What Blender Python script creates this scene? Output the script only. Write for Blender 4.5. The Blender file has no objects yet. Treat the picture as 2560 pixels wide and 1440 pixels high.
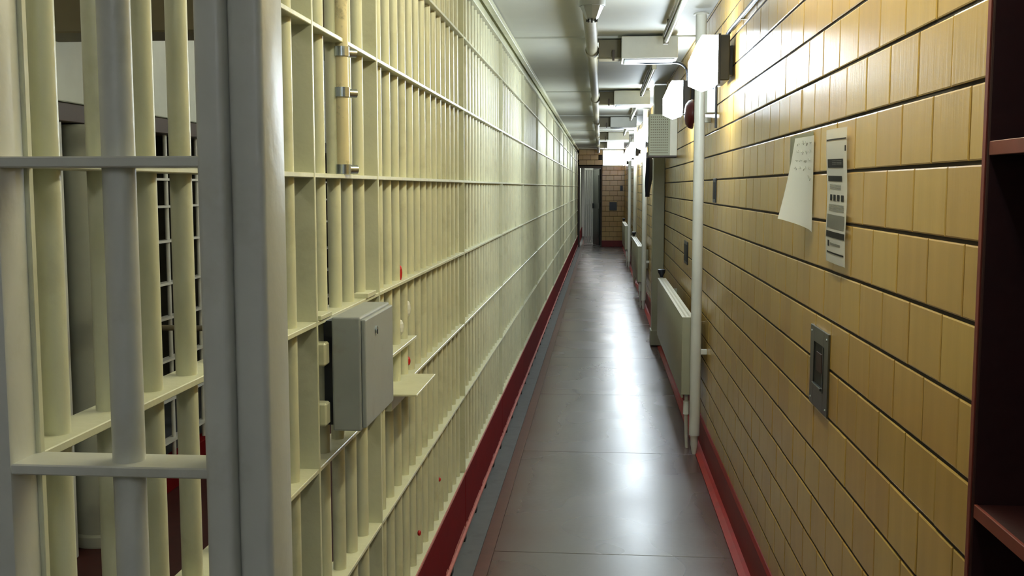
import bpy, bmesh, math, random
from mathutils import Vector, Matrix
random.seed(7)
S = bpy.context.scene
C = S.collection
PI = math.pi
# ------------------------------------------------------------------ camera
H = 1.58
FPX = 2615.0
cam_d = bpy.data.cameras.new('camera'); cam = bpy.data.objects.new('camera', cam_d); C.objects.link(cam)
cam_d.sensor_width = 36.0; cam_d.lens = FPX / 2560 * 36.0; cam_d.clip_start = 0.02; cam_d.clip_end = 200
TH = math.radians(5.5044); PS = math.radians(4.8302)
cam.location = (0, 0, H); cam.rotation_euler = (PI/2 - TH, 0, PS)
S.camera = cam
# ------------------------------------------------------------------ view and world
S.view_settings.view_transform = 'Standard'; S.view_settings.look = 'None'
S.view_settings.gamma = 1; S.view_settings.use_curve_mapping = False
S.view_settings.exposure = 0.0
w = bpy.data.worlds.new('world'); S.world = w; w.use_nodes = True
w.node_tree.nodes['Background'].inputs[0].default_value = (0.6, 0.65, 0.7, 1)
w.node_tree.nodes['Background'].inputs[1].default_value = 0.05
LAMP_E = 66.0        # wall lamps
TUBE_E = 92.0         # lit batten over the camera
GALL_FILL_E = 17.0         # added unseen gallery tubes, brighten the space behind the bars
BACK_FILL_E = 78.0         # added unseen tube behind the camera, fills the gate's front faces
END_E = 14.0

def lin(r, g, b):
    f = lambda c: (c/255)/12.92 if c <= 10 else (((c/255)+0.055)/1.055)**2.4
    return (f(r), f(g), f(b), 1)

# ------------------------------------------------------------------ materials
def mat(name, col, rough=0.5, metal=0.0, bump=0.0, scale=60, var=0.0, spec=0.5, stretch=(1, 1, 1), dirt=None, coat=0.0, island=0.0, dirt_amt=0.5, dirt_scale=6):
    m = bpy.data.materials.new(name); m.use_nodes = True
    nt = m.node_tree; N = nt.nodes; L = nt.links; b = N['Principled BSDF']
    b.inputs['Base Color'].default_value = col; b.inputs['Roughness'].default_value = rough
    b.inputs['Metallic'].default_value = metal; b.inputs['Specular IOR Level'].default_value = spec
    b.inputs['Coat Weight'].default_value = coat; b.inputs['Coat Roughness'].default_value = 0.15
    geo = N.new('ShaderNodeNewGeometry'); mp = N.new('ShaderNodeMapping'); mp.inputs['Scale'].default_value = stretch
    L.new(geo.outputs['Position'], mp.inputs[0])
    src = None
    if var or island:
        nz = N.new('ShaderNodeTexNoise'); nz.inputs['Scale'].default_value = scale*0.25; nz.inputs['Detail'].default_value = 4
        L.new(mp.outputs[0], nz.inputs[0])
        hs = N.new('ShaderNodeHueSaturation'); hs.inputs['Color'].default_value = col
        mr = N.new('ShaderNodeMapRange'); mr.inputs[3].default_value = 1-var; mr.inputs[4].default_value = 1+var
        mr.inputs[1].default_value = 0.3; mr.inputs[2].default_value = 0.7
        L.new(nz.outputs[0], mr.inputs[0]); val = mr.outputs[0]
        if island:
            oi = N.new('ShaderNodeObjectInfo'); ad = N.new('ShaderNodeMath'); ad.operation = 'ADD'
            L.new(oi.outputs['Random'], ad.inputs[0]); L.new(geo.outputs['Random Per Island'], ad.inputs[1])
            fr = N.new('ShaderNodeMath'); fr.operation = 'FRACT'; L.new(ad.outputs[0], fr.inputs[0])
            m2 = N.new('ShaderNodeMapRange'); m2.inputs[3].default_value = 1-island; m2.inputs[4].default_value = 1+island
            L.new(fr.outputs[0], m2.inputs[0])
            mu = N.new('ShaderNodeMath'); mu.operation = 'MULTIPLY'; L.new(val, mu.inputs[0]); L.new(m2.outputs[0], mu.inputs[1]); val = mu.outputs[0]
            m3 = N.new('ShaderNodeMapRange'); m3.inputs[3].default_value = 0.497; m3.inputs[4].default_value = 0.505
            L.new(fr.outputs[0], m3.inputs[0]); L.new(m3.outputs[0], hs.inputs['Hue'])
        L.new(val, hs.inputs['Value']); src = hs.outputs[0]
    if dirt:
        nz = N.new('ShaderNodeTexNoise'); nz.inputs['Scale'].default_value = dirt_scale; nz.inputs['Detail'].default_value = 8; nz.inputs['Roughness'].default_value = 0.65
        L.new(geo.outputs['Position'], nz.inputs[0])
        mr = N.new('ShaderNodeMapRange'); mr.inputs[1].default_value = 0.55; mr.inputs[2].default_value = 0.75; mr.inputs[4].default_value = dirt_amt
        L.new(nz.outputs[0], mr.inputs[0])
        mx = N.new('ShaderNodeMix'); mx.data_type = 'RGBA'; L.new(mr.outputs[0], mx.inputs[0])
        if src: L.new(src, mx.inputs[6])
        else: mx.inputs[6].default_value = col
        mx.inputs[7].default_value = dirt; src = mx.outputs[2]
    if src: L.new(src, b.inputs['Base Color'])
    if bump:
        nz = N.new('ShaderNodeTexNoise'); nz.inputs['Scale'].default_value = scale; nz.inputs['Detail'].default_value = 3
        L.new(mp.outputs[0], nz.inputs[0])
        bp = N.new('ShaderNodeBump'); bp.inputs['Strength'].default_value = bump; bp.inputs['Distance'].default_value = 0.004
        L.new(nz.outputs[0], bp.inputs['Height']); L.new(bp.outputs[0], b.inputs['Normal'])
    return m
def emis(name, col, e):
    m = bpy.data.materials.new(name); m.use_nodes = True
    b = m.node_tree.nodes['Principled BSDF']; b.inputs['Base Color'].default_value = (0.9, 0.9, 0.9, 1)
    b.inputs['Emission Color'].default_value = col; b.inputs['Emission Strength'].default_value = e
    return m
M = {}
M['cream'] = mat('cream_paint', lin(210, 211, 180), 0.33, bump=0.25, scale=45, var=0.05, dirt=lin(150, 146, 112), dirt_amt=0.45)
M['cream2'] = mat('cream_paint_greyed', lin(208, 209, 196), 0.36, bump=0.2, scale=40, var=0.05, dirt=lin(160, 155, 120), dirt_amt=0.4)  # same cream, greyer and lighter: light on the gate put into the colour
M['beam'] = mat('red_gloss_paint', lin(110, 0, 2), 0.7, bump=0.15, scale=30, var=0.08, spec=0.15)
M['pinklip'] = mat('pink_lip_lit_flange', lin(190, 120, 110), 0.5, var=0.15, scale=80)  # pink on the lower flange stands for light on its edge
M['base'] = mat('red_base_paint', lin(120, 14, 12), 0.5, bump=0.1, var=0.1)
M['redfloor'] = mat('red_floor_paint', lin(150, 38, 32), 0.5, var=0.12, scale=40, dirt=lin(120, 70, 62), dirt_amt=0.6, dirt_scale=12)
M['tile'] = mat('glazed_tile', lin(188, 152, 82), 0.24, bump=0.10, scale=14, var=0.06, stretch=(1, 6, 0.35), island=0.05, spec=0.55)
M['mortar'] = mat('dark_mortar', lin(38, 32, 22), 0.9, var=0.2, scale=80)
M['ceil'] = mat('ceiling_paint', lin(205, 207, 198), 0.6, var=0.04, scale=12, dirt=lin(170, 168, 150), dirt_amt=0.35, dirt_scale=1.5)
M['white'] = mat('white_paint', lin(222, 224, 214), 0.45, var=0.03)
M['pipe'] = mat('pipe_paint', lin(205, 205, 192), 0.35, bump=0.2, scale=30, var=0.05)
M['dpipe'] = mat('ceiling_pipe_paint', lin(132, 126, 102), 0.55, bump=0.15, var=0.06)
M['dark'] = mat('dark_metal', lin(28, 32, 40), 0.4)
M['black'] = mat('black_rubber', lin(12, 12, 12), 0.6)
M['greybox'] = mat('grey_enamel', lin(150, 156, 156), 0.38, var=0.03, dirt=lin(120, 105, 95), dirt_amt=0.3, dirt_scale=20)
M['chrome'] = mat('brushed_steel', lin(120, 122, 120), 0.28, metal=1.0, bump=0.1, scale=120)
M['zinc'] = mat('zinc_clamp', lin(190, 200, 205), 0.25, metal=0.9)
M['tan'] = mat('tan_sleeve', lin(214, 203, 160), 0.35, var=0.06, dirt=lin(60, 50, 30), dirt_amt=0.8, dirt_scale=25)
M['maroon'] = mat('maroon_cabinet', lin(42, 2, 3), 0.5, bump=0.1, var=0.1)
M['maroonlip'] = mat('maroon_lit_edge', lin(118, 48, 36), 0.5, var=0.15)  # lighter copy of the maroon, light on the front edges painted in
M['bell'] = mat('bell_red', lin(84, 12, 16), 0.35)
M['paper'] = mat('paper', lin(246, 249, 250), 0.7)
M['paper_g'] = mat('paper_grey', lin(178, 182, 160), 0.7)
M['ink'] = mat('ink', lin(50, 52, 55), 0.7)
M['inkg'] = mat('grey_print', lin(150, 152, 148), 0.7)
M['rad'] = mat('radiator_enamel', lin(158, 156, 130), 0.35, var=0.03)  # darker than its top: shade on the front put into the colour
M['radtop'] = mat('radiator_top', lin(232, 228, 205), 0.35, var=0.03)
M['bronze'] = mat('grey_strip_concrete', lin(92, 94, 92), 0.6, var=0.1, dirt=lin(60, 52, 50), dirt_amt=0.6)
M['brown'] = mat('brown_floor_paint', lin(98, 66, 60), 0.3, var=0.1, dirt=lin(70, 60, 60), dirt_amt=0.6)
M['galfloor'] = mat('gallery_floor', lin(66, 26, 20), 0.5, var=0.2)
M['teal'] = mat('door_green', lin(62, 72, 68), 0.4)
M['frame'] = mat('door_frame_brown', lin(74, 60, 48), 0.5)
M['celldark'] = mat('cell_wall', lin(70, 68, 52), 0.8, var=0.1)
M['panel'] = mat('panel_paint', lin(190, 195, 178), 0.5, var=0.03)
M['olive'] = mat('olive_beam_shade_paint', lin(120, 112, 88), 0.6, var=0.05)  # beam and rail brown; on the ceiling side boxes it stands for shade
M['redchip'] = mat('red_paint_spot', lin(180, 22, 14), 0.5)
M['perf'] = mat('perforated_enamel', lin(176, 178, 150), 0.5)
M['lamp'] = emis('lamp_glass', (0.80, 0.91, 1.0, 1), LAMP_E)
M['tube'] = emis('tube_lit', (1.0, 0.98, 0.74, 1), TUBE_E)
M['tubeoff'] = mat('tube_unlit', lin(235, 235, 225), 0.3)
M['fillg'] = emis('gallery_fill_tube', (1.0, 0.94, 0.84, 1), GALL_FILL_E)
M['fillb'] = emis('back_fill_tube', (0.82, 0.86, 1.0, 1), BACK_FILL_E)
M['beyond'] = emis('beyond_fill_tube', (1, 1, 1, 1), 220)  # added unseen source, brightens the passage past the doorway
M['endw'] = emis('lit_transom', (0.95, 0.97, 1.0, 1), END_E)

# floor slab material: grey lino worn to brownish red near both edges
m = bpy.data.materials.new('floor_lino'); m.use_nodes = True
nt = m.node_tree; N = nt.nodes; L = nt.links; b = N['Principled BSDF']
geo = N.new('ShaderNodeNewGeometry'); sx = N.new('ShaderNodeSeparateXYZ'); L.new(geo.outputs['Position'], sx.inputs[0])
nz = N.new('ShaderNodeTexNoise'); nz.inputs['Scale'].default_value = 2.0; nz.inputs['Detail'].default_value = 2; L.new(geo.outputs['Position'], nz.inputs[0])
ab = N.new('ShaderNodeMath'); ab.operation = 'SUBTRACT'; L.new(sx.outputs[0], ab.inputs[0]); ab.inputs[1].default_value = 0.06
ab2 = N.new('ShaderNodeMath'); ab2.operation = 'ABSOLUTE'; L.new(ab.outputs[0], ab2.inputs[0])
ad = N.new('ShaderNodeMath'); ad.operation = 'MULTIPLY_ADD'; L.new(nz.outputs[0], ad.inputs[0]); ad.inputs[1].default_value = 0.22; L.new(ab2.outputs[0], ad.inputs[2])
cr = N.new('ShaderNodeValToRGB'); L.new(ad.outputs[0], cr.inputs[0])
cr.color_ramp.elements[0].position = 0.30; cr.color_ramp.elements[0].color = lin(116, 113, 112)
cr.color_ramp.elements[1].position = 0.66; cr.color_ramp.elements[1].color = lin(88, 50, 46)
e = cr.color_ramp.elements.new(0.48); e.color = lin(106, 94, 94)
n2 = N.new('ShaderNodeTexNoise'); n2.inputs['Scale'].default_value = 40; n2.inputs['Detail'].default_value = 8; L.new(geo.outputs['Position'], n2.inputs[0])
mx = N.new('ShaderNodeMix'); mx.data_type = 'RGBA'; mx.blend_type = 'MULTIPLY'; mx.inputs[0].default_value = 0.15
L.new(cr.outputs[0], mx.inputs[6]); L.new(n2.outputs[0], mx.inputs[7]); L.new(mx.outputs[2], b.inputs['Base Color'])
mr = N.new('ShaderNodeMapRange'); mr.inputs[3].default_value = 0.20; mr.inputs[4].default_value = 0.34; n4 = N.new('ShaderNodeTexNoise'); n4.inputs['Scale'].default_value = 1.5; n4.inputs['Detail'].default_value = 1; L.new(geo.outputs['Position'], n4.inputs[0]); L.new(n4.outputs[0], mr.inputs[0]); L.new(mr.outputs[0], b.inputs['Roughness'])
b.inputs['Specular IOR Level'].default_value = 0.7
n3 = N.new('ShaderNodeTexNoise'); n3.inputs['Scale'].default_value = 9; n3.inputs['Detail'].default_value = 2; L.new(geo.outputs['Position'], n3.inputs[0])
bp = N.new('ShaderNodeBump'); bp.inputs['Strength'].default_value = 0.10; bp.inputs['Distance'].default_value = 0.003; L.new(n3.outputs[0], bp.inputs['Height']); L.new(bp.outputs[0], b.inputs['Normal'])
M['floor'] = m

# ------------------------------------------------------------------ mesh helpers
class MB:
    def __init__(s): s.bm = bmesh.new()
    def box(s, x0, x1, y0, y1, z0, z1, bev=0.0, seg=1):
        r = bmesh.ops.create_cube(s.bm, size=1.0)
        vs = r['verts']
        for v in vs:
            v.co = Vector((x0 + (v.co.x+.5)*(x1-x0), y0 + (v.co.y+.5)*(y1-y0), z0 + (v.co.z+.5)*(z1-z0)))
        if bev:
            es = list({e for v in vs for e in v.link_edges})
            bmesh.ops.bevel(s.bm, geom=es, offset=bev, segments=seg, affect='EDGES', profile=0.5)
        return s
    def cyl(s, p0, p1, r, n=16, r2=None, cap=True):
        p0 = Vector(p0); p1 = Vector(p1); d = p1-p0
        q = Vector((0, 0, 1)).rotation_difference(d.normalized()).to_matrix().to_4x4()
        mt = Matrix.Translation((p0+p1)/2) @ q
        bmesh.ops.create_cone(s.bm, cap_ends=cap, segments=n, radius1=r, radius2=r if r2 is None else r2, depth=d.length, matrix=mt)
        return s
    def sph(s, c, r, sc=(1, 1, 1), n=12):
        bmesh.ops.create_uvsphere(s.bm, u_segments=n, v_segments=n//2, radius=r, matrix=Matrix.Translation(c) @ Matrix.Diagonal((*sc, 1)))
        return s
    def tube(s, pts, r, n=10):
        pts = [Vector(p) for p in pts]; rings = []
        for i, p in enumerate(pts):
            t = (pts[min(i+1, len(pts)-1)] - pts[max(i-1, 0)]).normalized()
            up = Vector((0, 0, 1)) if abs(t.z) < 0.9 else Vector((0, 1, 0))
            a = t.cross(up).normalized(); c = t.cross(a).normalized()
            rings.append([s.bm.verts.new(p + r*(math.cos(2*PI*k/n)*a + math.sin(2*PI*k/n)*c)) for k in range(n)])
        for i in range(len(rings)-1):
            for k in range(n):
                s.bm.faces.new((rings[i][k], rings[i][(k+1) % n], rings[i+1][(k+1) % n], rings[i+1][k]))
        s.bm.faces.new(rings[0][::-1]); s.bm.faces.new(rings[-1])
        return s
    def prism_y(s, prof, y0, y1):     # prof: list of (x,z)
        a = [s.bm.verts.new((x, y0, z)) for x, z in prof]; b = [s.bm.verts.new((x, y1, z)) for x, z in prof]
        n = len(prof); s.bm.faces.new(a); s.bm.faces.new(b[::-1])
        for k in range(n): s.bm.faces.new((a[k], b[k], b[(k+1) % n], a[(k+1) % n]))
        return s
    def lathe(s, prof, c, n=20):
        rings = []
        for r, z in prof:
            rings.append([s.bm.verts.new((c[0]+r*math.cos(2*PI*k/n), c[1]+r*math.sin(2*PI*k/n), c[2]+z)) for k in range(n)])
        for i in range(len(rings)-1):
            for k in range(n): s.bm.faces.new((rings[i][k], rings[i][(k+1) % n], rings[i+1][(k+1) % n], rings[i+1][k]))
        s.bm.faces.new(rings[0][::-1]); s.bm.faces.new(rings[-1])
        return s
    def mesh(s, name, mt, smooth=False):
        bmesh.ops.recalc_face_normals(s.bm, faces=s.bm.faces)
        me = bpy.data.meshes.new(name); s.bm.to_mesh(me); s.bm.free(); me.materials.append(mt)
        if smooth:
            me.polygons.foreach_set('use_smooth', [True]*len(me.polygons))
            try: me.set_sharp_from_angle(angle=math.radians(40))
            except Exception: pass
        return me
    def build(s, name, mt, parent=None, smooth=False, label=None):
        o = bpy.data.objects.new(name, s.mesh(name, mt, smooth)); C.objects.link(o)
        if parent: put(o, parent)
        if label: o['label'] = label
        return o
def put(o, parent):      # parent without moving it: geometry is in world coordinates
    o.parent = parent
    o.matrix_parent_inverse = Matrix.Translation(-parent.location) if parent.type == 'EMPTY' else Matrix()
def inst(name, me, loc, parent, label=None):
    o = bpy.data.objects.new(name, me); C.objects.link(o); o.location = loc
    if parent: put(o, parent)
    if label: o['label'] = label
    return o
def thing(name, label, cat, loc, group=None):
    o = bpy.data.objects.new(name, None); C.objects.link(o); o.location = loc; o.empty_display_size = 0.1
    o['label'] = label; o['category'] = cat
    if group: o['group'] = group
    return o
def tag(o, label, cat, group=None):
    o['label'] = label; o['category'] = cat
    if group: o['group'] = group
    return o
def struct(o, label=None, cat=None):
    o['kind'] = 'structure'
    o['label'] = label; o['category'] = cat
    return o
def copy_tree(o, dy, label, dx=0, dz=0):
    r = o.copy(); C.objects.link(r); r.location = o.location + Vector((dx, dy, dz)); r['label'] = label
    for ch in o.children:
        c = ch.copy(); C.objects.link(c); c.parent = r; c.matrix_parent_inverse = ch.matrix_parent_inverse.copy()
        for g in ch.children:
            d = g.copy(); C.objects.link(d); d.parent = c; d.matrix_parent_inverse = g.matrix_parent_inverse.copy()
    return r

# ------------------------------------------------------------------ the setting
WX = 0.63            # face of the tiled wall
CZ = 2.58            # ceiling height
YE = 28.0            # end wall
YB = -2.4
# floor: screed under everything, then slabs
fl = MB().box(-4.4, 1.4, YB, 34, -0.12, -0.006).build('floor', M['bronze'])
struct(fl, 'glossy grey corridor floor with brownish edges and cross joints', 'floor')
y = 4.41 - 1.75*4; k = 0
while y < 34:
    y1 = min(y+1.75, 34) if k else y+1.75
    ys = max(y, YB)
    MB().box(-0.451, 0.572, ys+0.0025, y1-0.0025, -0.006, 0.0, bev=0.001).build('floor_slab', M['floor'], fl)
    y += 1.75; k += 1
MB().box(-0.508, -0.452, YB, 34, -0.006, 0.0, bev=0.0006).build('edge_band', M['brown'], fl, label='brownish red painted floor edge beside the grille')
MB().box(-0.66, -0.509, YB, 34, -0.006, 0.001, bev=0.0006).build('edge_strip', M['bronze'], fl, label='grey concrete strip under the red beam')
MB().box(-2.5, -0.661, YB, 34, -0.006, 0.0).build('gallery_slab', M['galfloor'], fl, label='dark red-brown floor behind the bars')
MB().prism_y([(0.573, -0.006), (0.573, 0.002), (0.60, 0.010), (0.64, 0.012), (0.64, -0.006)], 1.72, YE).build('edge_kerb', M['redfloor'], fl, label='bright red painted kerb at the foot of the tiled wall')

ce = MB().box(-4.4, 1.4, YB, 34, CZ+0.03, CZ+0.15).build('ceiling', M['ceil'])
struct(ce, 'off-white painted corridor ceiling of cross panels', 'ceiling')
js = [YB, -0.8, 1.2, 3.2, 5.2, 7.2, 9.2, 11.25, 13.1, 14.95, 16.9, 18.9, 20.9, 22.9, 24.9, 26.9, 34]
for i in range(len(js)-1):
    dz = 0.0 if i % 2 else 0.012
    MB().box(-4.4, 1.4, js[i]+0.004, js[i+1]-0.004, CZ+dz, CZ+0.03, bev=0.003).build('ceiling_panel', M['ceil'], ce)

wr = MB().box(WX+0.0032, WX+0.5, 1.725, 34, -0.1, CZ+0.03).build('wall_right', M['mortar'])
struct(wr, 'yellow-tan glazed tile wall with dark bed joints', 'wall')
# right wall tiles (structural glazed tile 13.5 x 20.4 cm in half bond)
TW, TH_, T0 = 0.2045, 0.1355, 1.621
def tile_shape(mb, w_, h_, loc, axis='x'):
    c = 0.004; d = 0.012; r = 0.0011
    # front face faces -X; origin = lower near corner on the wall face
    x, y_, z = loc
    if axis == 'x':
        P = lambda a, b_, dd: (x+dd, y_+a, z+b_)
    else:
        P = lambda a, b_, dd: (x+a, y_+dd, z+b_)
    bm = mb.bm
    g = 0.0019; gz = 0.0040
    f = [bm.verts.new(P(*p)) for p in ((g+c, gz+c*.7, 0), (w_-g-c, gz+c*.7, 0), (w_-g-c, h_-gz-c*.7, 0), (g+c, h_-gz-c*.7, 0))]
    o = [bm.verts.new(P(*p)) for p in ((g, gz, r), (w_-g, gz, r), (w_-g, h_-gz, r), (g, h_-gz, r))]
    q = [bm.verts.new(P(*p)) for p in ((g, gz, d), (w_-g, gz, d), (w_-g, h_-gz, d), (g, h_-gz, d))]
    bm.faces.new(f)
    for k in range(4):
        bm.faces.new((f[k], o[k], o[(k+1) % 4], f[(k+1) % 4])); bm.faces.new((o[k], q[k], q[(k+1) % 4], o[(k+1) % 4]))
mbt = MB(); tile_shape(mbt, TW, TH_, (0, 0, 0)); ME_TILE = mbt.mesh('tile', M['tile'])
cells = []
for k in range(-11, 8):
    z = T0 + k*TH_
    h_ = min(TH_, CZ+0.01 - z)
    off = 1.872 if k % 2 == 0 else 1.775
    y = off - TW*2
    while y < YE:
        y0 = max(y, 1.73); y1 = min(y+TW, YE)
        if y1 - y0 > 0.02: cells.append((y0, y1-y0, z, h_))
        y += TW
def scr(y_, z):
    zc = y_*0.9965; return 720 - 0, 468 - FPX*(z-H)/zc, 1502 + FPX*WX/zc
full, rest = [], []
for c in cells:
    yc = c[0]+c[1]/2; _, sy, sx_ = scr(yc, c[2]+c[3]/2)
    vis = -60 < sy < 1500 and sx_ < 2600
    (full if vis and yc < 5.9 else rest).append((yc, c))
full.sort(key=lambda t: t[0])
rest += full[295:]; full = full[:295]
for yc, (y0, w_, z, h_) in full:
    tx = WX + random.uniform(-0.0008, 0.0008)
    if abs(w_-TW) < 1e-4 and abs(h_-TH_) < 1e-4: inst('tile', ME_TILE, (tx, y0, z), wr)
    else:
        mb = MB(); tile_shape(mb, w_, h_, (0, 0, 0)); inst('tile', mb.mesh('tile', M['tile']), (tx, y0, z), wr)
mb = MB()
for yc, (y0, w_, z, h_) in rest: tile_shape(mb, w_, h_, (WX+random.uniform(-0.0006, 0.0006), y0, z))
o = mb.build('tile_field', M['tile'], wr); o['kind'] = 'stuff'
bs = MB().prism_y([(WX-0.012, 0.012), (WX-0.012, 0.165), (WX-0.004, 0.178), (WX+0.004, 0.178), (WX+0.004, 0.012)], 1.74, YE).build('baseboard_right', M['base'])
struct(bs, 'dark red skirting at the foot of the tiled wall', 'skirting')

# wall beside and behind the camera
nb = MB().box(0.98, 1.4, YB, 1.725, -0.1, CZ+0.03).box(0.60, 0.99, YB, 0.1, -0.1, CZ+0.03).box(0.60, 0.99, 0.1, 1.725, 2.25, CZ+0.03).build('wall_near', M['ceil'])
struct(nb, 'plain wall around the red shelf cabinet', 'wall')
wb = MB().box(-4.4, 1.4, YB-0.2, YB, -0.1, CZ+0.03).build('wall_back', M['ceil'])
struct(wb, 'plain wall behind the viewer', 'wall')
# end wall with doorway
ew = MB().box(0.03, 1.4, YE+0.006, YE+0.3, -0.1, CZ+0.03).box(-0.60, 0.03, YE+0.006, YE+0.3, 2.13, CZ+0.03).build('wall_end', M['mortar'])
struct(ew, 'tan tiled wall closing the far end of the corridor', 'wall')
for k in range(-12, 8):
    z = T0+k*TH_ ; h_ = min(TH_, CZ+0.01-z); z_ = max(z, 0.0)
    x = 0.035 - (TW/2 if k % 2 else 0) - TW*4
    while x < WX:
        x0 = max(x, 0.035 if z < 2.12 else -0.60); x1 = min(x+TW, WX)
        if x1-x0 > 0.03 and not (z > 2.08 and x1 > 0.06):
            mb = MB(); tile_shape(mb, x1-x0, h_-(z_-z), (0, 0, 0), 'y'); inst('tile', mb.mesh('tile', M['tile']), (x0, YE-0.004, z_), ew)
        x += TW
o = MB().box(0.035, WX, YE-0.02, YE-0.002, 0.0, 0.165, bev=0.004).build('baseboard_end', M['base']); struct(o, 'dark red skirting on the far end wall', 'skirting')
# lit transom window of the end wall
wn = MB().box(0.05, WX-0.03, YE-0.035, YE-0.01, 2.13, 2.16).box(0.05, WX-0.03, YE-0.035, YE-0.01, 2.54, 2.57).box(0.04, 0.06, YE-0.035, YE-0.01, 2.13, 2.57).box(WX-0.05, WX-0.03, YE-0.035, YE-0.01, 2.13, 2.57).build('window_1', M['white'])
struct(wn, 'glaring white transom window high on the far end wall', 'window')
MB().box(0.06, WX-0.05, YE-0.022, YE-0.014, 2.16, 2.54).build('pane', M['endw'], wn)
# doorway frame, door leaf
df = MB().box(-0.60, 0.03, YE-0.03, YE+0.31, 2.09, 2.135, bev=0.004).box(0.0, 0.034, YE-0.03, YE+0.31, 0, 2.09, bev=0.004).box(-0.60, -0.555, YE-0.03, YE+0.31, 0, 2.09, bev=0.004).build('door_1', M['frame'])
struct(df, 'brown framed doorway at the far end with its dark green leaf open', 'door')
lf = MB().box(-0.04, 0.0, 0, 0.9, 0.01, 2.06, bev=0.004).box(-0.05, -0.04, 0.1, 0.8, 1.15, 1.9).box(-0.05, -0.04, 0.1, 0.8, 0.2, 1.0).build('door_leaf', M['teal'], df, label='dark green open leaf')
lf.location = (0.0, YE+0.30, 0); lf.rotation_euler = (0, 0, math.radians(11))
MB().box(-0.08, -0.05, 0.75, 0.79, 1.0, 1.14, bev=0.004).build('handle', M['dark'], lf)
for hz in (0.3, 1.05, 1.8): MB().cyl((0.004, -0.004, hz), (0.004, -0.004, hz+0.12), 0.012, 8).build('hinge', M['dark'], lf)
# beyond the doorway
o = MB().box(-0.62, 0.7, 33.8, 34, 0, CZ).build('wall_beyond', M['ceil']); struct(o, 'pale wall beyond the far doorway', 'wall')
o = MB().box(-0.66, -0.60, YE+0.32, 33.8, 0.3, CZ).build('wall_left', M['panel']); struct(o, 'white wall left of the passage beyond the doorway', 'wall')
o = MB().box(-0.665, -0.585, YE+0.32, 33.8, 0.0, 0.3, bev=0.005).build('baseboard_left', M['beam']); struct(o, 'red skirting beyond the far doorway', 'skirting')

gb = thing('far_gate', 'white barred gate seen through the far doorway', 'gate', (-0.33, YE+1.2, 0))
for x in (-0.43, -0.36, -0.30, -0.24): MB().box(x-0.02, x+0.02, YE+1.2, YE+1.24, 0.02, 2.1, bev=0.004).build('bar', M['white'], gb)
for z in (0.05, 1.1, 2.07): MB().box(-0.45, -0.22, YE+1.195, YE+1.245, z-0.02, z+0.02).build('rail', M['white'], gb)
# gallery / cells behind the grille
gx = -2.2
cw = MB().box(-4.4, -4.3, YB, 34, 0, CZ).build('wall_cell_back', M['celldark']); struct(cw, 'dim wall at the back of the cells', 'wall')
lw = MB().box(gx-0.15, gx, YB, 34, 1.93, CZ+0.01, bev=0.004).build('trim_1', M['panel']); struct(lw, 'pale solid panel above the cell fronts', 'wall panel')
MB().box(gx-0.14, gx+0.004, YB, 34, 1.85, 1.925, bev=0.003).build('lintel_dark_band', M['frame'], lw, label='dark band under the pale panel')  # dark brown strip below the pale panel
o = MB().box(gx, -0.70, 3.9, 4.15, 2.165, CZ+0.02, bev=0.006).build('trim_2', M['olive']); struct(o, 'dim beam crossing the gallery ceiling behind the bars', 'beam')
for i, yy in enumerate((3.2, 8.0, 12.8)):
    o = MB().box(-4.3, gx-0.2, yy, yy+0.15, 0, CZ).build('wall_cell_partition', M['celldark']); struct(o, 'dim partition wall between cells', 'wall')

# ------------------------------------------------------------------ barred partition
LX = -0.595; LD = 0.060
HZ = [0.652, 0.975, 1.292, 1.605, 1.917, 2.227]
DV = [1.054, 2.151, 2.778] + [4.555+1.79*i for i in range(14)]
DV = [d for d in DV if d < YE-0.2]
Y0g, Y1g = 1.05, YE-0.03
bp_ = thing('barred_partition', 'long cream-painted steel bar partition running down the left side of the corridor', 'bars', (LX-0.03, 1.05, 0))
ME_BAR = MB().cyl((0, 0, 0), (0, 0, 2.135), 0.016, 16).mesh('bar', M['cream'], True)
ys = [1.14, 1.27, 1.398, 1.523, 1.65, 1.78, 1.922, 2.05, 2.290, 2.425, 2.545, 2.673]
for i in range(2, len(DV)):
    a = DV[i]; bnd = DV[i+1] if i+1 < len(DV) else Y1g
    yy = a+0.122
    while yy < bnd-0.05: ys.append(yy); yy += 0.122
for yy in ys: inst('bar', ME_BAR, (LX-LD/2, yy, 0.305), bp_)
for z in HZ: MB().box(LX-LD, LX, Y0g, Y1g, z-0.005, z+0.005, bev=0.0012).build('crossbar', M['cream'], bp_)
for d in DV: MB().box(LX-LD-0.001, LX+0.001, d-0.005, d+0.005, 0.31, 2.44, bev=0.0012).build('divider', M['cream'], bp_)
MB().box(LX-LD, LX+0.004, Y0g, Y1g, 2.437, 2.452, bev=0.002).box(LX-LD, LX-LD+0.01, Y0g, Y1g, 2.452, CZ).build('top_channel', M['cream'], bp_)
MB().box(LX-0.03, LX+0.005, Y0g, Y1g, 2.55, CZ+0.005, bev=0.002).build('ceiling_angle', M['cream'], bp_)
for a, b_ in zip([1.0]+DV[3:], DV[3:]+[Y1g]):
    if b_-a > 0.2: MB().box(LX-0.055, LX, a+0.002, b_-0.002, 0.055, 0.30, bev=0.003).build('sill_beam', M['beam'], bp_, label='dark red bottom beam')
MB().box(LX-LD, LX-0.001, 1.0, Y1g, 0.301, 0.309).build('beam_top_flange', M['cream'], bp_)
MB().box(LX-0.001, LX+0.003, 1.0, Y1g, 0.300, 0.311, bev=0.001).build('beam_lip', M['pinklip'], bp_, label='pinkish top edge of the red beam')
MB().box(LX-0.055, LX+0.010, 1.0, Y1g, 0.038, 0.052, bev=0.002).build('beam_flange', M['pinklip'], bp_, label='bottom flange of the red beam, its lit edge painted pink')
mb = MB(); yy = 1.02
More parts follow.
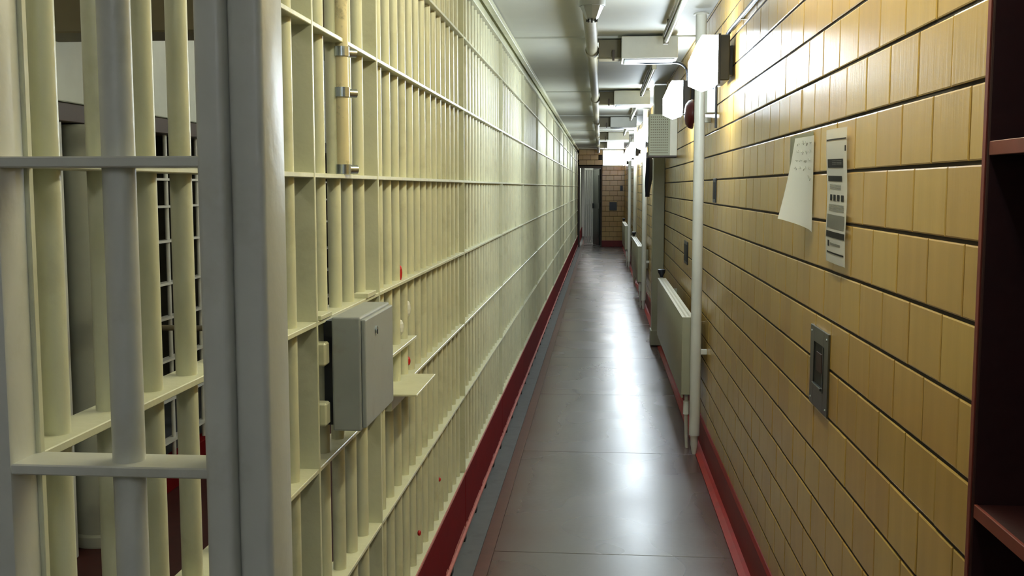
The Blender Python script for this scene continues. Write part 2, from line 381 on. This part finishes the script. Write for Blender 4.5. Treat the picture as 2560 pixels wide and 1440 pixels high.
while yy < Y1g-0.2:
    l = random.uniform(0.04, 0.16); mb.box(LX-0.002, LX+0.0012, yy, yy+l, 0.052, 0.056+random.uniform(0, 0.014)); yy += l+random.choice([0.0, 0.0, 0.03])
mb.build('worn_lit_edge', M['pinklip'], bp_, label='worn pink lower edge of the red beam, lit tone painted in')['kind'] = 'stuff'
ME_FOOT = MB().box(LX-0.05, LX+0.004, 0, 0.05, 0.0, 0.041, bev=0.002).mesh('foot', M['black'])  # support blocks, black to stand for the dark gaps under the beam
for i in range(64):
    yy = 1.15+i*0.42
    if yy < Y1g: inst('foot', ME_FOOT, (0, yy, 0), bp_)
# small welded plates and the ledge of the hatch
MB().box(LX-0.035, LX+0.004, 2.62, 2.72, 1.297, 1.309, bev=0.001).build('stop_plate', M['cream'], bp_)
MB().box(LX-0.035, LX+0.004, 2.17, 2.26, 1.297, 1.307, bev=0.001).build('stop_plate', M['cream'], bp_)
MB().box(LX-LD, LX+0.002, 2.80, 3.335, 1.090, 1.100, bev=0.001).build('hatch_ledge', M['cream'], bp_)
tr = MB().box(-0.66, -0.522, 2.93, 3.27, 0.980, 0.986, bev=0.001).box(-0.66, -0.60, 2.95, 3.25, 0.93, 0.981, bev=0.002).build('hatch_tray', M['cream'])
tag(tr, 'cream metal tray jutting from the bars right of the grey lock box', 'tray')
for (yy, z, r, sq) in ((3.155, 1.150, 0.019, 1.3), (3.279, 1.193, 0.018, 1.5)):
    o = MB().sph((LX-0.017, yy, z), r, (0.55, 0.9, sq)).build('paper_wad', M['white'])
    tag(o, 'whitish lump stuck on a bar %s' % ('just above the hatch ledge' if yy < 3.2 else 'higher up, farther right of the grey box'), 'lump')
for yy, z, h_ in ((3.155, 1.318, 0.03), (3.279, 1.025, 0.018), (3.9, 0.46, 0.01), (3.45, 0.40, 0.012)):
    MB().sph((LX-0.0155, yy, z), 0.013, (0.5, 0.85, h_/0.016)).build('paint_chip', M['redchip'], bp_, label='red paint chip')
# guard lock box
lb = thing('lock_box', 'grey enamelled steel lock box mounted on the bars', 'box', (-0.55, 2.34, 1.05))
MB().box(-0.575, -0.512, 2.19, 2.50, 1.053, 1.302, bev=0.004, seg=2).build('body', M['greybox'], lb)
dr = MB().box(-0.512, -0.502, 2.196, 2.494, 1.059, 1.296, bev=0.003, seg=2).build('door', M['greybox'], lb)
MB().cyl((-0.503, 2.30, 1.262), (-0.498, 2.30, 1.262), 0.008, 14).build('lock_cylinder', M['zinc'], dr)
MB().box(-0.499, -0.497, 2.298, 2.302, 1.252, 1.262).build('keyhole', M['black'], dr)
for z in (1.20, 1.07): MB().box(LX-0.02, -0.580, 2.158, 2.192, z, z+0.05, bev=0.004).build('mounting_tab', M['cream'], lb, label='cream hinge tab')
MB().box(-0.60, -0.565, 2.22, 2.48, 1.06, 1.29).build('back_plate', M['dark'], lb)
# clamped sleeve pipe in the lock bay
sp = thing('sleeve_pipe', 'tan chipped pipe clamped to the bars by zinc rings, above the grey box', 'pipe', (-0.60, 2.425, 1.612))
MB().cyl((-0.602, 2.425, 1.612), (-0.602, 2.425, 2.43), 0.0155, 18).build('pipe', M['tan'], sp, True)
for z in (1.622, 1.80, 1.893):
    r = MB().cyl((-0.602, 2.425, z-0.011), (-0.602, 2.425, z+0.011), 0.0185, 20).build('clamp', M['zinc'], sp, True)
    MB().cyl((-0.600, 2.445, z), (-0.578, 2.463, z), 0.0105, 14).build('bolt', M['zinc'], r, True)
    MB().cyl((-0.579, 2.4625, z), (-0.577, 2.464, z), 0.0055, 10).build('bolt_hole', M['black'], r)

# ------------------------------------------------------------------ gate side panel facing the camera
gp = thing('gate_side_panel', 'cream-painted gate frame with thick bars standing across the left foreground', 'gate', (-0.46, 1.0, 0))
GY0, GY1 = 1.0, 1.058
for z in HZ + [0.31]: MB().box(-0.605, -0.39, GY0+0.002, GY1-0.002, z-0.0055, z+0.0055, bev=0.0015).build('crossbar', M['cream2'], gp)
MB().cyl((-0.487, GY0+0.03, 0.01), (-0.487, GY0+0.03, 2.52), 0.0165, 24).build('bar', M['cream2'], gp, True)
MB().box(-0.395, -0.367, GY0, GY1, 0.01, 2.53, bev=0.006, seg=3).build('stile', M['cream2'], gp, True)
MB().box(-0.634, -0.5985, GY0, GY1-0.006, 0.01, 2.53, bev=0.004, seg=2).build('stile', M['cream2'], gp, True)
MB().box(-0.366, -0.331, GY0+0.012, GY1+0.03, 0.0, CZ-0.002, bev=0.008, seg=3).build('jamb', M['cream2'], gp, True)
MB().box(-0.634, -0.366, GY0-0.002, GY1, 2.53, 2.56, bev=0.003).build('head_rail', M['cream2'], gp)
MB().box(-0.634, -0.366, GY0, GY1, 0.0, 0.03, bev=0.003).build('bottom_rail', M['cream2'], gp)
for z in (0.95,): MB().sph((-0.362, GY0+0.013, z), 0.003).build('screw', M['dark'], gp)

# ------------------------------------------------------------------ cell front and column behind the bars
cf = thing('cell_front', 'pale barred cell front seen dimly through the left bars', 'bars', (gx-0.05, 5.5, 0))
ME_CB = MB().cyl((0, 0, 0), (0, 0, 1.85), 0.011, 10).mesh('cell_bar', M['cream2'], True)
yy = 3.42
while yy < 11.8:
    if not 4.14 < yy < 5.02: inst('cell_bar', ME_CB, (gx-0.06, yy, 0.0), cf)
    yy += 0.21
for z in (0.25, 0.47, 0.68, 0.90, 1.08, 1.30, 1.48, 1.62):
    MB().box(gx-0.085, gx-0.035, 3.36, 4.16, z-0.006, z+0.006).build('crossbar', M['cream2'], cf)
    MB().box(gx-0.085, gx-0.035, 5.02, 11.9, z-0.006, z+0.006).build('crossbar', M['cream2'], cf)
for yy in (3.36, 4.16, 5.02, 6.8, 8.0, 9.6, 11.9): MB().box(gx-0.10, gx-0.02, yy-0.03, yy+0.03, 0, 1.85, bev=0.003).build('post', M['cream2'], cf)
for a_, b_ in ((3.36, 4.16), (5.02, 11.9)): MB().box(gx-0.1, gx-0.02, a_, b_, 0.0, 0.16, bev=0.003).build('sill', M['beam'], cf, label='dark red sill')
co = MB().lathe([(0.135, 0.0), (0.14, 0.01), (0.14, 0.05), (0.128, 0.06), (0.128, 1.845)], (-2.22, 4.42, 0.0), 32).build('round_casing', M['panel'], None, True)
tag(co, 'white rounded pipe casing standing behind the left bars', 'column')
o = MB().cyl((gx+0.10, 4.27, 0.985), (LX-LD-0.004, 4.27, 0.985), 0.012, 10).build('gallery_rail', M['olive'], None, True)
tag(o, 'thin brownish rail crossing the gallery behind the bars', 'rail')

# ------------------------------------------------------------------ red shelf cabinet on the right
rc = thing('shelf_cabinet', 'dark red painted open shelf cabinet at the right edge', 'shelf', (0.78, 0.95, 0))
CX0, CX1, CY0, CY1 = 0.598, 0.96, 0.25, 1.712
MB().box(CX0, CX1, CY1-0.022, CY1, 0.02, 2.2, bev=0.002).build('side_panel', M['maroon'], rc)
MB().box(CX0, CX1, CY0, CY0+0.022, 0.02, 2.2, bev=0.002).build('side_panel', M['maroon'], rc)
MB().box(CX1-0.012, CX1, CY0+0.022, CY1-0.022, 0.02, 2.2).build('back_panel', M['maroon'], rc)
MB().box(CX0, CX1, CY0-0.005, CY1+0.005, 2.2, 2.225, bev=0.002).build('top_panel', M['maroon'], rc)
MB().box(CX0+0.02, CX1, CY0, CY1, 0.0, 0.02).build('plinth', M['maroon'], rc)
for z in (0.04, 0.48, 1.054, 1.63, 1.98):
    s_ = MB().box(CX0+0.006, CX1-0.012, CY0+0.022, CY1-0.022, z, z+0.020).build('shelf', M['maroon'], rc)
    MB().box(CX0+0.001, CX0+0.007, CY0+0.022, CY1-0.022, z-0.001, z+0.021, bev=0.001).build('edge_strip', M['maroonlip'], s_, label='shelf edge with light painted in as a lighter red')
MB().box(CX0-0.002, CX0+0.001, CY1-0.014, CY1-0.001, 0.03, 2.2).build('edge_strip', M['maroonlip'], rc, label='cabinet edge with light painted in as a lighter red')

# ------------------------------------------------------------------ right wall fittings
# notice papers
def sheet(pts_fn, nu, nv, thick=0.0006):
    mb = MB(); bm = mb.bm
    A = [[bm.verts.new(pts_fn(i/nu, j/nv)) for j in range(nv+1)] for i in range(nu+1)]
    fs = [bm.faces.new((A[i][j], A[i+1][j], A[i+1][j+1], A[i][j+1])) for i in range(nu) for j in range(nv)]
    bmesh.ops.solidify(bm, geom=fs, thickness=thick)
    return mb
def lerp(a, b_, t): return a+(b_-a)*t
p1 = thing('curled_notice', 'white handwritten sheet curling off the tiles, left of the printed poster', 'paper', (0.62, 3.17, 1.59))
def f1(u, v):     # u: 0 at fixed near edge, 1 at free far edge; v: 0 bottom 1 top
    lift = u**1.4*lerp(0.062, 0.018, v) + u*(1-v)**2*0.012
    yy = 3.165 + u*lerp(0.155, 0.205, v)
    z = lerp(1.448, 1.732, v) + (1-v)**1.5*(u**0.8)*0.035
    return (0.6235-lift, yy, z)
sheet(f1, 10, 12).build('sheet', M['paper'], p1, True)
mb = MB()
random.seed(3)
for r_ in range(5):
    v = 0.93-r_*0.095
    for q_ in range(4):
        if r_ == 4 and q_ > 0: continue
        u0 = 0.12+q_*0.19+random.uniform(0, .04)
        for s_ in range(3):
            a = f1(u0+s_*0.04, v); b_ = f1(u0+s_*0.04+0.025, v+random.uniform(-.03, .03))
            mb.tube([(a[0]-0.0012, a[1], a[2]), (b_[0]-0.0012, b_[1], b_[2])], 0.0009, 4)
o = mb.build('handwriting', M['inkg'], p1); o['kind'] = 'stuff'
o = sheet(lambda u, v: (0.6262-u*0.002, 3.19+u*0.37, 1.50+v*0.245), 2, 2).build('back_sheet', M['paper_g']); tag(o, 'dull translucent sheet flat on the tiles behind the curled notice', 'paper')
p2 = thing('printed_poster', 'tall printed notice with black bands taped to the tiles', 'paper', (0.62, 2.84, 1.55))
def f2(u, v):     # u 0 near edge
    wob = 0.0015*math.sin(v*9)+0.002*(1-v)**2
    return (0.6225-wob-0.003*abs(math.sin(u*3)), lerp(2.715, 2.742, v)+u*lerp(0.225, 0.245, v), lerp(1.376, 1.733, v) + 0.004*u)
sheet(f2, 6, 16).build('sheet', M['paper'], p2, True)
def band(u0, u1, v0, v1, m_, name='printed_band', n=5):
    def g(u, v):
        x_, y_, z_ = f2(lerp(u0, u1, u), lerp(v0, v1, v)); return (x_-0.0009, y_, z_)
    return sheet(g, n, 2, 0.0003).build(name, m_, p2)
band(0.02, 0.96, 0.915, 0.925, M['ink']); band(0.14, 0.9, 0.71, 0.775, M['ink']); band(0.2, 0.9, 0.61, 0.65, M['ink'])
band(0.02, 0.95, 0.19, 0.235, M['ink']); band(0.05, 0.9, 0.07, 0.082, M['ink']); band(0.06, 0.92, 0.26, 0.36, M['inkg'], 'printed_block')
for q_ in range(4): band(0.12+q_*0.18, 0.24+q_*0.18, 0.465, 0.51, M['ink'], 'figure')
for q_ in range(4): band(0.1, 0.85, 0.43-q_*0.014, 0.436-q_*0.014, M['inkg'], 'text_line')
for q_ in range(3): band(0.25, 0.8, 0.58-q_*0.014, 0.585-q_*0.014, M['inkg'], 'text_line')
for q_ in range(3): band(0.2, 0.65, 0.735+q_*0.012, 0.739+q_*0.012, M['inkg'], 'text_line')
band(0.75, 0.85, 0.12, 0.165, M['ink'], 'mark'); band(0.2, 0.7, 0.135, 0.15, M['inkg'], 'text_line'); band(0.02, 0.07, 0.83, 0.87, M['ink'], 'mark')
# steel wall plate with recess
def plate_thing(y0, y1, z0, z1, label, t=0.006):
    p = thing('recessed_wall_plate', label, 'plate', (WX-0.003, (y0+y1)/2, z0))
    iy0, iy1, iz0, iz1 = y0+(y1-y0)*0.24, y1-(y1-y0)*0.20, z0+(z1-z0)*0.25, z1-(z1-z0)*0.19
    f = MB().box(WX-t, WX, y0, iy0, z0, z1, bev=0.001).box(WX-t, WX, iy1, y1, z0, z1, bev=0.001).box(WX-t, WX, iy0, iy1, z0, iz0, bev=0.001).box(WX-t, WX, iy0, iy1, iz1, z1, bev=0.001)
    f.build('frame', M['chrome'], p)
    MB().box(WX-0.0025, WX-0.001, iy0, iy1, iz0, iz1).build('recess', M['black'], p)
    MB().box(WX-0.008, WX-0.003, iy0, iy0+0.006, iz0, iz1).build('rim', M['chrome'], p)
    MB().box(WX-0.012, WX-0.003, iy0+0.012, iy1-0.012, iz0+0.004, iz0+0.012, bev=0.001).build('latch', M['chrome'], p)
    MB().box(WX-0.005, WX-0.0025, iy0+0.03, iy1-0.035, iz0+0.05, iz1-0.025, bev=0.001).build('red_slider', M['maroon'], p, label='dark red part in the recess')
    for yy in (y0+0.02, y1-0.02):
        for z in (z0+0.018, z1-0.018): MB().sph((WX-t, yy, z), 0.0045, (0.6, 1, 1), 8).build('screw', M['zinc'], p)
    return p
plate_thing(2.898, 3.14, 0.945, 1.178, 'square steel plate with dark recess set in the tiled wall')
for (y0, y1, z0, z1, lab) in ((5.81, 5.95, 1.495, 1.628, 'small dark recessed plate in the tiles just right of the nearest upright pipe'), (7.60, 7.90, 1.02, 1.186, 'dark recessed plate in the tiles left of the nearest upright pipe')):
    p = thing('dark_wall_plate', lab, 'plate', (WX-0.003, (y0+y1)/2, z0))
    MB().box(WX-0.006, WX, y0, y1, z0, z1, bev=0.002).build('frame', M['dark'], p)
    MB().box(WX-0.008, WX-0.005, y0+0.02, y1-0.02, z0+0.02, z1-0.02, bev=0.001).build('insert', M['black'], p)
# end wall plates
o = MB().box(0.232, 0.427, YE-0.02, YE-0.002, 0.962, 1.19, bev=0.004).box(0.26, 0.40, YE-0.024, YE-0.019, 0.99, 1.16).build('access_hatch', M['dark']); tag(o, 'square black plate on the far end wall', 'plate')
o = MB().box(0.515, 0.58, YE-0.03, YE-0.002, 1.485, 1.622, bev=0.004).box(0.53, 0.565, YE-0.034, YE-0.029, 1.51, 1.6).build('switch_box', M['dark']); tag(o, 'small black box high on the right of the far end wall', 'switch')

# upright pipes (three)
def upright(y, label):
    p = thing('upright_pipe', label, 'pipe', (0.565, y, 0), 'white upright pipes along the tiled wall')
    MB().cyl((0.565, y, 0.115), (0.565, y, CZ-0.01), 0.031, 24).build('pipe', M['pipe'], p, True)
    MB().lathe([(0.012, 0.0), (0.017, 0.03), (0.022, 0.06), (0.022, 0.10), (0.028, 0.118)], (0.565, y, 0.0), 16).build('foot', M['pipe'], p, True)
    MB().lathe([(0.045, 0.0), (0.045, 0.008), (0.033, 0.014)], (0.565, y, CZ-0.02), 20).build('ceiling_collar', M['pipe'], p, True)
    for z in (0.6, 1.95): MB().box(0.594, WX, y-0.014, y+0.014, z, z+0.03, bev=0.002).build('bracket', M['pipe'], p)
    return p
u1 = upright(6.17, 'thick white upright pipe nearest the viewer, beside the nearest radiator')
copy_tree(u1, 7.45, 'second white upright pipe, beside the middle radiator')
copy_tree(u1, 14.6, 'third white upright pipe, beside the far radiator')
copy_tree(u1, 11.15, 'white upright pipe between the middle radiator and the far radiator')

# radiators
def radiator(y0, y1, label):
    p = thing('panel_radiator', label, 'radiator', (0.505, (y0+y1)/2, 0), 'cream panel radiators on the tiled wall')
    z0, z1 = 0.325, 0.808
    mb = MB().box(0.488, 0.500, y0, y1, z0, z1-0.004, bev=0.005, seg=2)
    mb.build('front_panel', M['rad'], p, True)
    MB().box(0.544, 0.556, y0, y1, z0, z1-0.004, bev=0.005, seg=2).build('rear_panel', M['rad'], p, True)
    mb = MB(); n = int((y1-y0)/0.035); s_ = (y1-y0)/n
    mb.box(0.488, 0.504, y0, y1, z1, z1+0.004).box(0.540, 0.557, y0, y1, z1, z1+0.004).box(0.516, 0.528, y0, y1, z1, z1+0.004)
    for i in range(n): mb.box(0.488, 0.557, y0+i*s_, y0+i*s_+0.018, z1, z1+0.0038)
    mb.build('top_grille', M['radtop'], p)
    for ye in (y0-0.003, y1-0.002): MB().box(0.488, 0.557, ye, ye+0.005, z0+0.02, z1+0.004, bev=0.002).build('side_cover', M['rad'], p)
    MB().tube([(0.522, y0+0.04, z0+0.01), (0.522, y0+0.04, 0.22), (0.525, y0+0.06, 0.16), (0.535, y0+0.10, 0.0)], 0.011).build('supply_pipe', M['pipe'], p, True)
    MB().cyl((0.522, y0+0.04, 0.22), (0.522, y0+0.04, 0.30), 0.018, 12).build('valve', M['pipe'], p, True)
    MB().lathe([(0.010, 0), (0.014, 0.015), (0.030, 0.045), (0.034, 0.07), (0.026, 0.072)], (0.522, y1+0.035, z1+0.004), 12).build('vent_cap', M['dark'], p, True)
    MB().cyl((0.522, y1+0.035, z1-0.06), (0.522, y1+0.035, z1+0.006), 0.012, 10).build('vent_stem', M['pipe'], p, True)
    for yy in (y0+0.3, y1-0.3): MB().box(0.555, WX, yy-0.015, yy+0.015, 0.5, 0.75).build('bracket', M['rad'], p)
    return p
r1 = radiator(6.225, 8.93, 'cream panel radiator nearest the viewer, low on the tiled wall')
copy_tree(r1, 7.5, 'second cream panel radiator, beyond the boxed cream riser')
copy_tree(r1, 14.7, 'smallest and farthest cream panel radiator')

# wall lamps
def wall_lamp(y, label):
    p = thing('wall_lamp', label, 'lamp', (0.58, y, 2.05), 'glaring wall lamps')
    MB().box(0.556, 0.605, y-0.14, y+0.14, 2.085, 2.30, bev=0.006, seg=2).build('housing', M['dark'], p)
    MB().box(0.604, WX, y-0.05, y+0.05, 2.12, 2.26).build('bracket', M['dark'], p)
    MB().prism_y([(0.555, 2.075), (0.555, 2.30), (0.475, 2.30), (0.430, 2.20), (0.432, 2.085), (0.50, 2.055)], y-0.13, y+0.13).build('glass', M['lamp'], p)
    for yy in (y-0.139, y+0.131): MB().box(0.55, 0.562, yy, yy+0.008, 2.07, 2.305).build('clip', M['dark'], p)
    return p
l1 = wall_lamp(5.25, 'glaring white wall lamp in front of the nearest upright pipe')
copy_tree(l1, 2.15, 'glaring white wall lamp between the red bell and the perforated box')
copy_tree(l1, 5.95, 'third glaring wall lamp, just beyond the perforated box')
copy_tree(l1, 8.15, 'fourth glaring wall lamp, close beyond the third')
copy_tree(l1, 11.95, 'fifth wall lamp, about halfway down the row of pipes')
copy_tree(l1, 14.15, 'sixth wall lamp, small and far off')
copy_tree(l1, 17.95, 'most distant wall lamp in front of the end wall')
# conduit on the wall, its junction box, curved conduit
o = thing('wall_conduit', 'black conduit running along the top of the tiled wall to the nearest lamp', 'conduit', (0.62, 3.0, 2.33))
MB().cyl((0.617, 1.8, 2.335), (0.617, 5.22, 2.335), 0.010, 12).build('pipe', M['dark'], o, True)
MB().tube([(0.617, 5.215, 2.335), (0.612, 5.24, 2.325), (0.60, 5.25, 2.30)], 0.010).build('elbow', M['dark'], o, True)
for yy in (2.2, 3.0, 3.9, 4.8): MB().box(0.612, WX, yy, yy+0.015, 2.322, 2.348).build('clip', M['zinc'], o)
jb = thing('junction_box', 'small white junction box on the tiles under the nearest lamp', 'box', (0.61, 6.0, 1.98))
MB().box(0.575, WX, 5.85, 5.99, 1.985, 2.125, bev=0.005, seg=2).build('body', M['white'], jb)
MB().cyl((0.618, 5.80, 1.90), (0.618, 5.80, 2.20), 0.006, 8).build('cable', M['black'], jb)
MB().tube([(0.618, 5.80, 2.2), (0.61, 5.6, 2.21), (0.59, 5.40, 2.20)], 0.006, 8).build('cable', M['black'], jb, True)
cc = [(0.22, 7.30, 2.435), (0.30, 7.30, 2.425), (0.50, 7.30, 2.425)] + [(0.50+0.085*math.sin(a), 7.30, 2.34+0.085*math.cos(a)) for a in [i*PI/16 for i in range(1, 9)]] + [(0.585, 7.30, 2.30)]
o = MB().tube(cc, 0.010, 12).build('bent_conduit', M['dark'], None, True); tag(o, 'dark bent conduit dropping from the white ceiling box to the second lamp', 'conduit')
# alarm bell
bl = thing('alarm_bell', 'dark red round alarm bell on the tiled wall under the second lamp', 'bell', (0.6, 7.1, 2.06))
mb = MB(); n = 24
prof = [(0.094, 0.0), (0.096, 0.010), (0.088, 0.030), (0.065, 0.048), (0.030, 0.056), (0.006, 0.058)]
rings = [[mb.bm.verts.new((0.598-h_, 7.0+r*math.cos(2*PI*k/n), 2.055+r*math.sin(2*PI*k/n))) for k in range(n)] for r, h_ in prof]
for i in range(len(rings)-1):
    for k in range(n): mb.bm.faces.new((rings[i][k], rings[i][(k+1) % n], rings[i+1][(k+1) % n], rings[i+1][k]))
mb.bm.faces.new(rings[0]); mb.bm.faces.new(rings[-1])
mb.build('gong', M['bell'], bl, True)
MB().box(0.598, WX, 6.94, 7.06, 2.0, 2.11, bev=0.004).build('backbox', M['bell'], bl)
MB().sph((0.539, 7.0, 2.055), 0.006, (1, 1, 1), 8).build('nut', M['zinc'], bl)

# cream riser and perforated box
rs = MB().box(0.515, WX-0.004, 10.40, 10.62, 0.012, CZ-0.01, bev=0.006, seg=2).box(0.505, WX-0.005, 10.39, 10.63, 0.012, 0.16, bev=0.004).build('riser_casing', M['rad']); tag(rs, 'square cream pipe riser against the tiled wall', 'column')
pb = thing('perforated_box', 'cream perforated metal box high on the tiled wall below the second lamp', 'box', (0.5, 9.0, 1.84))
MB().box(0.398, 0.628, 8.85, 9.12, 1.84, 2.185, bev=0.006, seg=2).build('body', M['perf'], pb)
MB().box(0.568, 0.629, 8.835, 8.86, 1.835, 2.19, bev=0.003).build('flange', M['radtop'], pb, label='smooth bright side flange')
mb = MB()
for i in range(9):
    for j in range(15): mb.box(0.410+i*0.0165, 0.410+i*0.0165+0.009, 8.847, 8.852, 1.862+j*0.021, 1.862+j*0.021+0.008)
o = mb.build('perforations', M['olive'], pb); o['kind'] = 'stuff'
MB().box(0.392, 0.629, 8.83, 9.12, 1.828, 1.842, bev=0.002).build('bottom_lip', M['frame'], pb)
cl = thing('hanging_cloth', 'long dark cloth hanging left of the square cream riser', 'cloth', (0.5, 11.0, 1.45))
mb = MB(); bm = mb.bm
rows = []
for j in range(13):
    v = j/12; z = 1.94-v*0.46; wd = 0.022+0.022*math.sin(PI*min(1, v*1.1))*(1-0.3*v); cx_ = 0.492+0.008*math.sin(v*5)
    rows.append([bm.verts.new((cx_+wd*math.cos(a)*(1+0.12*math.sin(3*a+v*4)), 11.0+0.03*math.sin(a)*(1+0.2*math.cos(4*a)), z)) for a in [2*PI*k/16 for k in range(16)]])
for j in range(12):
    for k in range(16): bm.faces.new((rows[j][k], rows[j][(k+1) % 16], rows[j+1][(k+1) % 16], rows[j+1][k]))
bm.faces.new(rows[0]); bm.faces.new(rows[-1])
mb.build('cloth', mat('navy_cloth', lin(26, 28, 44), 0.9), cl, True)
MB().tube([(0.492, 11.0, 1.93), (0.50, 11.0, 1.965), (0.55, 11.0, 1.97), (WX, 11.0, 1.96)], 0.004, 8).build('hook', M['dark'], cl, True)

# ------------------------------------------------------------------ ceiling fittings
cp = thing('ceiling_pipe', 'long cream pipe running along the middle of the ceiling', 'pipe', (-0.067, 2, 2.51))
MB().cyl((-0.067, 1.0, 2.512), (-0.067, YE-0.03, 2.512), 0.038, 24).build('pipe', M['dpipe'], cp, True)
for yy in (3.0, 7.32, 11.3, 15.3, 19.3, 23.3): MB().cyl((-0.067, yy-0.05, 2.512), (-0.067, yy+0.05, 2.512), 0.046, 24).build('coupling', M['dpipe'], cp, True)
for yy in (2.0, 5.8, 9.4, 13.2, 17.2, 21.2, 25): MB().box(-0.082, -0.052, yy, yy+0.02, 2.54, CZ+0.012).build('hanger', M['dpipe'], cp)
cd = thing('camera_dome', 'grey tapered security camera housing under the ceiling pipe', 'camera', (-0.047, 4.9, 2.33))
MB().lathe([(0.036, 0.0), (0.036, 0.035)], (-0.047, 4.9, 2.437), 16).build('neck', M['dark'], cd, True)
MB().lathe([(0.060, 0.0), (0.062, 0.006), (0.062, 0.026), (0.055, 0.034)], (-0.047, 4.9, 2.403), 12).build('ring', M['greybox'], cd, True)
MB().lathe([(0.022, 0.0), (0.030, 0.010), (0.054, 0.062)], (-0.047, 4.9, 2.341), 8).build('lens_cover', M['greybox'], cd)
for a in range(8):
    MB().box(-0.047+0.022*math.cos(a*PI/4)-0.004, -0.047+0.022*math.cos(a*PI/4)+0.004, 4.9+0.022*math.sin(a*PI/4)-0.004, 4.9+0.022*math.sin(a*PI/4)+0.004, 2.334, 2.346).build('lens_stud', M['black'], cd)
def cbox(y, label):
    p = thing('ceiling_box', label, 'box', (0.3, y, 2.41), 'white boxes fixed across the ceiling')
    MB().box(0.130, 0.500, y, y+0.34, 2.430, 2.574, bev=0.004).build('cover', M['white'], p)
    MB().box(0.15, 0.48, y+0.02, y+0.32, 2.424, 2.431, bev=0.002).build('underside_panel', M['greybox'], p)
    MB().box(-0.022, 0.128, y+0.15, y+0.35, 2.45, 2.574, bev=0.003).build('side_box', M['olive'], p, label='set-back box joining the white one to the pipe, its shade painted brownish')  # brownish colour stands for shade on this set-back piece
    MB().cyl((-0.03, y+0.13, 2.447), (0.129, y+0.13, 2.447), 0.007, 10).build('link_rod', M['dpipe'], p, True)
    MB().box(0.07, 0.085, y+0.12, y+0.14, 2.43, 2.50, bev=0.001).build('bracket', M['frame'], p)
    return p
c0 = cbox(7.08, 'white box across the ceiling, nearest the viewer')
for i, yy in enumerate((11.0, 15.1, 19.2, 23.3)):
    copy_tree(c0, yy-7.08, ('second white ceiling box from the viewer', 'third white ceiling box from the viewer', 'fourth white ceiling box, small and distant', 'most distant white ceiling box')[i])
def batten(y0, y1, label, tube_m, x=0.40):
    p = thing('batten_light', label, 'light', (x, (y0+y1)/2, 2.5), 'slim batten lights along the ceiling')
    MB().box(x-0.018, x+0.018, y0, y1, 2.515, 2.545, bev=0.003).build('spine', M['dpipe'], p)
    MB().cyl((x+0.004, y0+0.04, 2.497), (x+0.004, y1-0.04, 2.497), 0.013, 16).build('tube', tube_m, p, True)
    for yy in (y0, y1-0.035): MB().box(x-0.016, x+0.018, yy, yy+0.035, 2.48, 2.53, bev=0.003).build('end_cap', M['dpipe'], p)
    for yy in (y0+0.3, y1-0.3): MB().box(x-0.008, x+0.008, yy, yy+0.02, 2.54, CZ+0.012).build('hanger', M['frame'], p)
    return p
batten(1.3, 3.7, 'lit batten tube on the ceiling above the viewer', M['tube'], x=0.32)
b1 = batten(4.35, 6.80, 'slim unlit batten light nearest the viewer, at the top of the picture', M['tubeoff'])
copy_tree(b1, 3.85, 'second slim unlit batten light, below the bent conduit'); copy_tree(b1, 7.75, 'third slim unlit batten light'); copy_tree(b1, 11.9, 'far slim unlit batten light')
g1 = batten(4.6, 7.4, 'added unseen fill tube in the gallery behind the bars', M['fillg'], x=-1.45); g1['group'] = 'added fill lights in the gallery'
g2 = copy_tree(g1, -4.4, 'added unseen fill tube in the gallery nearest the gate')
bb = batten(-2.0, -0.6, 'added unseen fill tube behind the viewer', M['fillb'], x=0.26); bb['group'] = 'added fill lights behind the viewer'
lb2 = batten(YE+1.0, YE+3.4, 'added unseen fill tube beyond the far doorway', M['beyond'], x=-0.2); lb2['group'] = 'added fill lights beyond the doorway'
